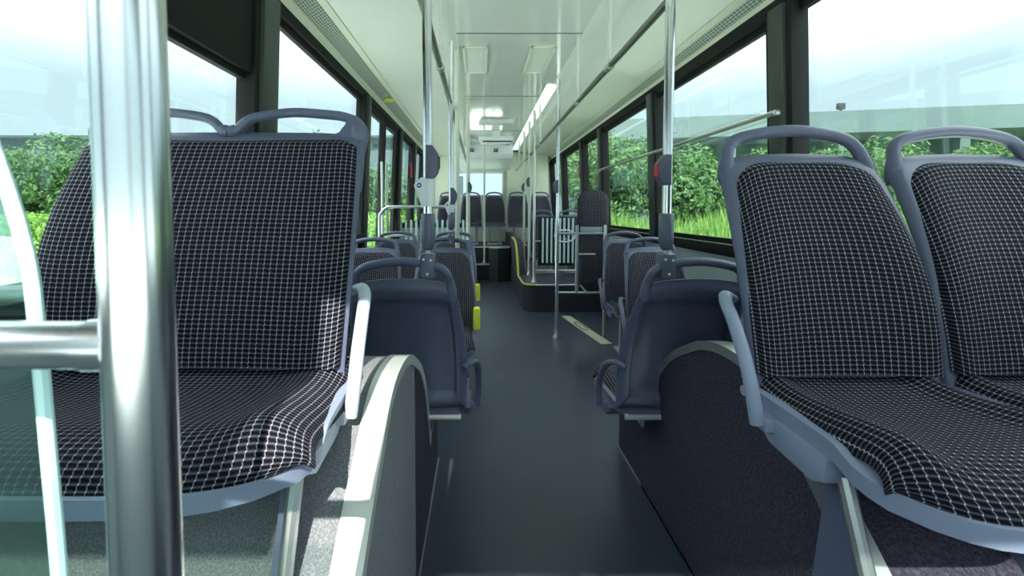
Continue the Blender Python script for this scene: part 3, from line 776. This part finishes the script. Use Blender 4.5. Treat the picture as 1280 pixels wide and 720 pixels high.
# right slatted guard on the podium
t = thing('slatted_guard', 'guard of pale upright slats with a ring emblem on the right podium', 'guard', (0, 5.25, .326))
for i in range(8):
    x = .765 + i * .052
    MB().tube([(x, 0, .235), (x, 0, .78)], .013, 10).build('slat', 'slat', t, smooth=True)
MB().box(.71, 1.16, .014, .04, .20, .80).build('panel', 'black', t, bevel=.004)
MB().tube([(.655, 0, .14), (1.18, 0, .14)], .011, 10).build('cross_bar', 'satin', t, smooth=True)
MB().tube([(.655, 0, .50), (.74, 0, .50)], .010, 10).build('cross_bar', 'satin', t, smooth=True)
MB().tube([(.93, 0, .14), (.93, 0, .24)], .014, 10).build('stay', 'satin', t, smooth=True)
ep = [(1.03 + .125 * math.cos(a), -.017, .565 + .072 * math.sin(a)) for a in [i * 2 * PI / 36 for i in range(36)]]
em = MB().tube(ep, .009, 8, closed=True).build('ring_emblem', 'white', t, smooth=True)
MB().prism([(1.0, .53), (1.06, .53), (1.03, .515)][::1], -.022, -.012, 'y').tube([(.99, -.017, .59), (1.03, -.017, .605), (1.06, -.017, .59)], .005, 6).build('emblem_mark', 'slat', em)
# wheelchair back board with its tube frame
t = thing('padded_board', 'tall dark padded wheelchair board held by a pale tube frame', 'padded board', (0, 4.30, 0))
def bd(u, v, f):
    x = (u - .5) * .31; zt = 1.40 - .09 * abs(2 * u - 1) ** 4
    e = max(0, 1 - abs(2 * u - 1) ** 6) ** .5 * max(0, 1 - abs(2 * v - 1) ** 14) ** .5
    return (1.125 + x, (-.03 * e if f else .03), .42 + v * (zt - .42))
m = MB(); m.grid(lambda u, v: bd(u, v, True), 16, 24, uvs=lambda u, v: (u * .31, v)); m.build('pad', 'fabric', t, smooth=True, ang=70)
m = MB(); m.grid(lambda u, v: bd(u, v, True)if False else (bd(u, v, False)[0], .012 + .02 * (1 if 0 < u < 1 and 0 < v < 1 else 0), bd(u, v, False)[2]), 16, 24, True); m.build('backing', 'black', t, smooth=True)
y = -.28
MB().tube([(.72, y, .985), (1.17, y, .985)], .011, 10).build('cross_bar', 'satin', t, smooth=True)
MB().tube([(.72, y, .43), (1.15, y, .43)], .011, 10).build('cross_bar', 'satin', t, smooth=True)
MB().tube([(.91, y, .79), (1.08, y, .79)], .009, 10).build('cross_bar', 'satin', t, smooth=True)
MB().tube([(.905, y, .43), (.905, y, 1.06)], .015, 12).build('upright', 'satin', t, smooth=True)
MB().tube([(1.165, y, .0), (1.165, y, 1.05), (1.165, y, 1.065)], [.015, .015, .010], 12).build('upright', 'satin', t, smooth=True)
pl_ = MB().box(.935, 1.14, y - .006, y + .006, 1.00, 1.045).build('plate', 'wallg', t, bevel=.003)
for x in (.952, 1.122): MB().tube([(x, y - .006, 1.022), (x, y - .009, 1.022)], .005, 8).build('screw', 'black', pl_, smooth=True)
for x in (1.0, 1.14):
    MB().tube([(x, y, .985 if x > 1.1 else .43), (x, .02, .985 if x > 1.1 else .46)], .010, 8).build('stay', 'satin', t, smooth=True)

# floor marking strip on the right
t = thing('floor_marking', 'cream floor marking strip with a dark rounded outline on it', 'floor marking', (1.04, 4.44, 0), math.atan2(.84, -.135) - PI / 2)
MB().box(-.05, .05, -.62, .42, 0, .004).build('strip', 'cream_strip', t)
lp = [(-.028, -.15), (-.028, .10), (.0, .14), (.028, .10), (.028, -.15), (0, -.19)]
MB().tube([(a, b, .004) for a, b in lp], .007, 6, closed=True, r2=.003).build('outline', 'black', t, smooth=True)

# ------------------------------------------------------------------ small fittings
t = thing('emergency_valve', 'yellow oval emergency valve on the left ceiling strip', 'valve', (-.905, 4.28, 2.285))
MB().tube([(0, 0, .0), (0, 0, -.022)], .060, 20, r2=.035).build('cover', 'yellow', t, bevel=.004)
MB().tube([(0, -.16, .01), (0, -.16, -.008)], .03, 16).build('plate', 'wallg', t, smooth=True)
for x, y, lb in ((XL + .035, 6.45, 'red window hammer on the left side beside the dark pillar'), (XR - .06, 6.40, 'red window hammer hanging at the right side windows')):
    t = thing('window_hammer', lb, 'hammer', (x, y, 1.68), 0, 'red window hammers')
    MB().box(-.012, .012, -.03, .03, 0, .24).build('holder', 'red', t, bevel=.004)
    MB().box(-.016, .016, -.05, .05, .20, .24).build('head', 'black', t, bevel=.004)
# rear crossbeam, with two small black cameras and a screen above
struct(MB().prism([(7.85, 2.36), (7.85, 2.22), (7.95, 2.14), (8.98, 2.0), (8.98, 2.42), (7.9, 2.42)], -.40, .60, 'x').build('trim_110', 'white', bevel=.01))
t = thing('ceiling_monitor', 'white ceiling monitor housing with a black underside near the rear', 'monitor', (.24, 6.55, 2.40))
MB().prism([(-.26, -.12), (-.22, -.20), (.22, -.20), (.26, -.12), (.26, -.09), (-.26, -.09)], -.02, .14, 'y').build('housing', 'white', t, bevel=.006)
MB().box(-.20, .24, -.024, -.018, -.178, -.155).build('screen', 'black', t)
MB().box(-.06, .06, 0, .08, -.10, 0).build('bracket', 'white', t)
for x, s in ((-.145, 'left'), (.285, 'right')):
    t = thing('small_camera', 'small black square camera on the rear crossbeam, the %s one' % s, 'camera', (x, 7.80, 2.28), 0, 'small cameras on the rear crossbeam')
    MB().box(-.035, .035, 0, .06, -.03, .03).build('body', 'black', t, bevel=.005)
    MB().tube([(0, 0, 0), (0, -.012, 0)], .016, 12).build('lens', 'satin', t, smooth=True)

# ------------------------------------------------------------------ outside
GZ = -.36
struct(MB().box(-60, 60, -25, 60, GZ - .2, GZ).build('ground', 'concrete'))
struct(MB().box(-60, -1.6, 9.4, 16, GZ, GZ + .08).build('ground_bed_left', 'grassground'))
struct(MB().box(1.8, 60, 4.5, 20, GZ, GZ + .08).build('ground_bed_right', 'grassground'))

def leaf_cloud(name, blobs, n, size, m, parent, seed=0, inner=.55):
    rnd = random.Random(seed); V = []; F = []
    tot = sum(b[3] ** 2 for b in blobs)
    for (cx, cy, cz, r_, sz) in blobs:
        k_ = int(n * r_ * r_ / tot)
        for _ in range(k_):
            d = Vector((rnd.gauss(0, 1), rnd.gauss(0, 1), rnd.gauss(0, 1))).normalized()
            rad = r_ * (inner + (1 - inner) * rnd.random() ** .5)
            rad *= 1 + .22 * noise.noise(d * 3 + Vector((cx, cy, cz)))
            p = Vector((cx, cy, cz)) + Vector((d.x * rad, d.y * rad, d.z * rad * sz))
            nn = (d + Vector((rnd.uniform(-1, 1), rnd.uniform(-1, 1), rnd.uniform(-.3, 1.2))) * .8).normalized()
            a = nn.orthogonal().normalized(); a.rotate(Matrix.Rotation(rnd.uniform(0, 6.28), 3, nn)); b = nn.cross(a)
            s = size * rnd.uniform(.6, 1.3); i = len(V)
            V += [tuple(p - a * s), tuple(p - b * s * .45), tuple(p + a * s + nn * s * .2), tuple(p + b * s * .45)]
            F.append((i, i + 1, i + 2, i + 3))
    me = bpy.data.meshes.new(name); me.from_pydata(V, [], F); me.materials.append(M[m])
    return link(name, me, parent)
def tree_proto(seed, h=3.2, r=1.3, m='leaf'):
    rnd = random.Random(seed)
    t = thing('tree', 'x', 'tree')
    blobs = []
    for k in range(11):
        a = rnd.uniform(0, 6.28); q = rnd.random() ** .6 * r * .75
        blobs.append((q * math.cos(a), q * math.sin(a), h * rnd.uniform(.38, .80), r * rnd.uniform(.38, .58), .85))
    blobs.append((0, 0, h * .55, r * .75, 1.0)); blobs.append((0, 0, h * .28, r * .8, .8))
    leaf_cloud('foliage', blobs, 9000, .062, m, t, seed)
    MB().tube([(0, 0, 0), (.03, .02, h * .3), (0, 0, h * .7)], [.09, .07, .03], 8).build('trunk', 'bark', t, smooth=True)
    return t
TA = tree_proto(1); TB = tree_proto(2, 3.5, 1.4); TC = tree_proto(3, 2.8, 1.2)
LT = [(-21, 13.6), (-18.7, 13.2), (-16.3, 13.4), (-14, 13.1), (-11.6, 13.4), (-9.4, 13.0), (-7.3, 13.3), (-5.2, 13.0), (-3.2, 13.4)]
LF = ['first', 'second', 'third', 'fourth', 'fifth', 'sixth', 'seventh', 'eighth', 'ninth', 'tenth', 'eleventh', 'twelfth']
protos = [TA, TB, TC]; used = set()
def place_tree(i, x, y, s, label, group):
    p = protos[i % 3]
    o = p if p not in used else copy_tree(p); used.add(p)
    o.location = (x, y, GZ + .05); o.scale = (s, s, s); o.rotation_euler = (0, 0, i * 1.3)
    o['label'] = label; o['group'] = group; o['category'] = 'tree'
for i, (x, y) in enumerate(LT):
    place_tree(i, x, y, 1.16 + .06 * math.sin(i * 2.1), 'bushy green tree behind the hedge, left windows, %s from the far left' % LF[i], 'trees outside the left windows')
RT = [(3.6, 12.2), (5.8, 12.0), (8.2, 12.4), (10.5, 12.0), (12.8, 12.4), (15.2, 12.2), (17.6, 12.6), (20.0, 12.4)]
for i, (x, y) in enumerate(RT):
    place_tree(i + 1, x, y, 1.16 + .08 * math.sin(i * 1.7 + .5), 'bushy tree before the long canopy, right windows, %s from the bus rear' % LF[i], 'trees outside the right windows')
# clipped hedge segments on the left
def hedge_proto(seed):
    rnd = random.Random(seed); t = thing('hedge', 'x', 'hedge')
    V = []; F = []; L, Wd, Ht = 1.6, .8, 1.30
    for _ in range(9000):
        f = rnd.random()
        if f < .35: p = Vector((rnd.uniform(-L, L), rnd.uniform(-Wd, Wd), Ht)); nn = Vector((0, 0, 1))
        elif f < .9: p = Vector((rnd.uniform(-L, L), -Wd, rnd.uniform(0.05, Ht))); nn = Vector((0, -1, 0))
        else: p = Vector((rnd.choice((-L, L)), rnd.uniform(-Wd, Wd), rnd.uniform(0.05, Ht))); nn = Vector((1, 0, 0))
        p += Vector((rnd.gauss(0, .03), rnd.gauss(0, .05), rnd.gauss(0, .05))) + Vector((0, 0, .08 * noise.noise(p * 1.5)))
        nn = (nn + Vector((rnd.uniform(-1, 1), rnd.uniform(-1, 1), rnd.uniform(-.5, 1))) * .8).normalized()
        a = nn.orthogonal().normalized(); a.rotate(Matrix.Rotation(rnd.uniform(0, 6.28), 3, nn)); b = nn.cross(a); s = .05 * rnd.uniform(.6, 1.4); i = len(V)
        V += [tuple(p - a * s), tuple(p - b * s * .5), tuple(p + a * s), tuple(p + b * s * .5)]; F.append((i, i + 1, i + 2, i + 3))
    me = bpy.data.meshes.new('foliage'); me.from_pydata(V, [], F); me.materials.append(M['leaf_y']); link('foliage', me, t)
    MB().box(-1.5, 1.5, -.68, .68, 0, 1.18).build('core', 'grassground', t)
    return t
HP = hedge_proto(5)
for i in range(7):
    o = HP if i == 0 else copy_tree(HP)
    o.location = (-21.0 + i * 3.5, 10.6, GZ + .08); o['label'] = 'clipped bright green hedge block beside the left road, %s from the far left' % LF[i]; o['group'] = 'hedge blocks outside the left windows'; o['category'] = 'hedge'
# tall grass on the right: nobody could count the blades
def grass_patch(seed, x0, x1, y0, y1, n, h):
    rnd = random.Random(seed); V = []; F = []
    for _ in range(n):
        x = rnd.uniform(x0, x1); y = rnd.uniform(y0, y1)
        hh = h * rnd.uniform(.5, 1.15) * (1 + .45 * noise.noise(Vector((x, y, 0)) * .9))
        a = rnd.uniform(0, 6.28); w_ = rnd.uniform(.012, .03); lx, ly = rnd.gauss(0, .16), rnd.gauss(0, .16); i = len(V)
        dx, dy = math.cos(a) * w_, math.sin(a) * w_; z = GZ + .06
        V += [(x - dx, y - dy, z), (x + dx, y + dy, z), (x + dx + lx * .4, y + dy + ly * .4, z + hh * .6), (x + lx, y + ly, z + hh), (x - dx + lx * .4, y - dy + ly * .4, z + hh * .6)]
        F.append((i, i + 1, i + 2, i + 3, i + 4))
    me = bpy.data.meshes.new('tall_grass'); me.from_pydata(V, [], F); me.materials.append(M['grass']); return link('tall_grass', me)
g = grass_patch(9, 2.2, 16, 5.6, 10.5, 42000, 1.15); g['kind'] = 'stuff'
tag(g, 'tall bright green grass growing outside the right windows', 'grass')
# long low building on the left
t = thing('low_building', 'long low building with a grey green roof behind the trees on the left', 'building', (-22, 26, GZ))
MB().box(-34, 19, 0, 12, 0, 6.0).build('wall', 'building', t)
MB().prism([(-.8, 5.9), (6, 6.9), (12.8, 5.9)], -35, 20, 'x').build('roof', 'roofg', t)
for i in range(8): MB().box(-30 + i * 7, -28 + i * 7, -.06, 0, 2.0, 3.6).build('window', 'darkwin', t)
# canopy building on the right
t = thing('canopy_building', 'long depot building with a wide pale teal canopy outside the right windows', 'building', (24.6, 19.6, GZ), math.atan2(-2.9, 14.6))
MB().box(-22, 40, 0, 10, 5.30, 6.35).build('canopy_fascia', 'canopy', t)
MB().box(-22, 40, 3.0, 10, 0, 5.3).build('wall', 'building', t)
for i in range(9): MB().box(-22.2 + i * 5, -21.8 + i * 5, .4, .8, 0, 5.3).build('column', 'canopy', t)
for i in range(8): MB().box(-20 + i * 5.2, -17.5 + i * 5.2, 2.94, 3.0, .8, 3.0).build('window', 'darkwin', t)
fl = thing('flood_light', 'small floodlight standing on the canopy roof outside', 'floodlight', (17.5, 21.2, GZ + 6.35))
MB().tube([(0, 0, 0), (0, 0, .12)], .05, 8).build('stand', 'pillar', fl)
MB().box(-.17, .17, -.08, .08, .10, .40).build('lamp_head', 'pillar', fl, bevel=.02)
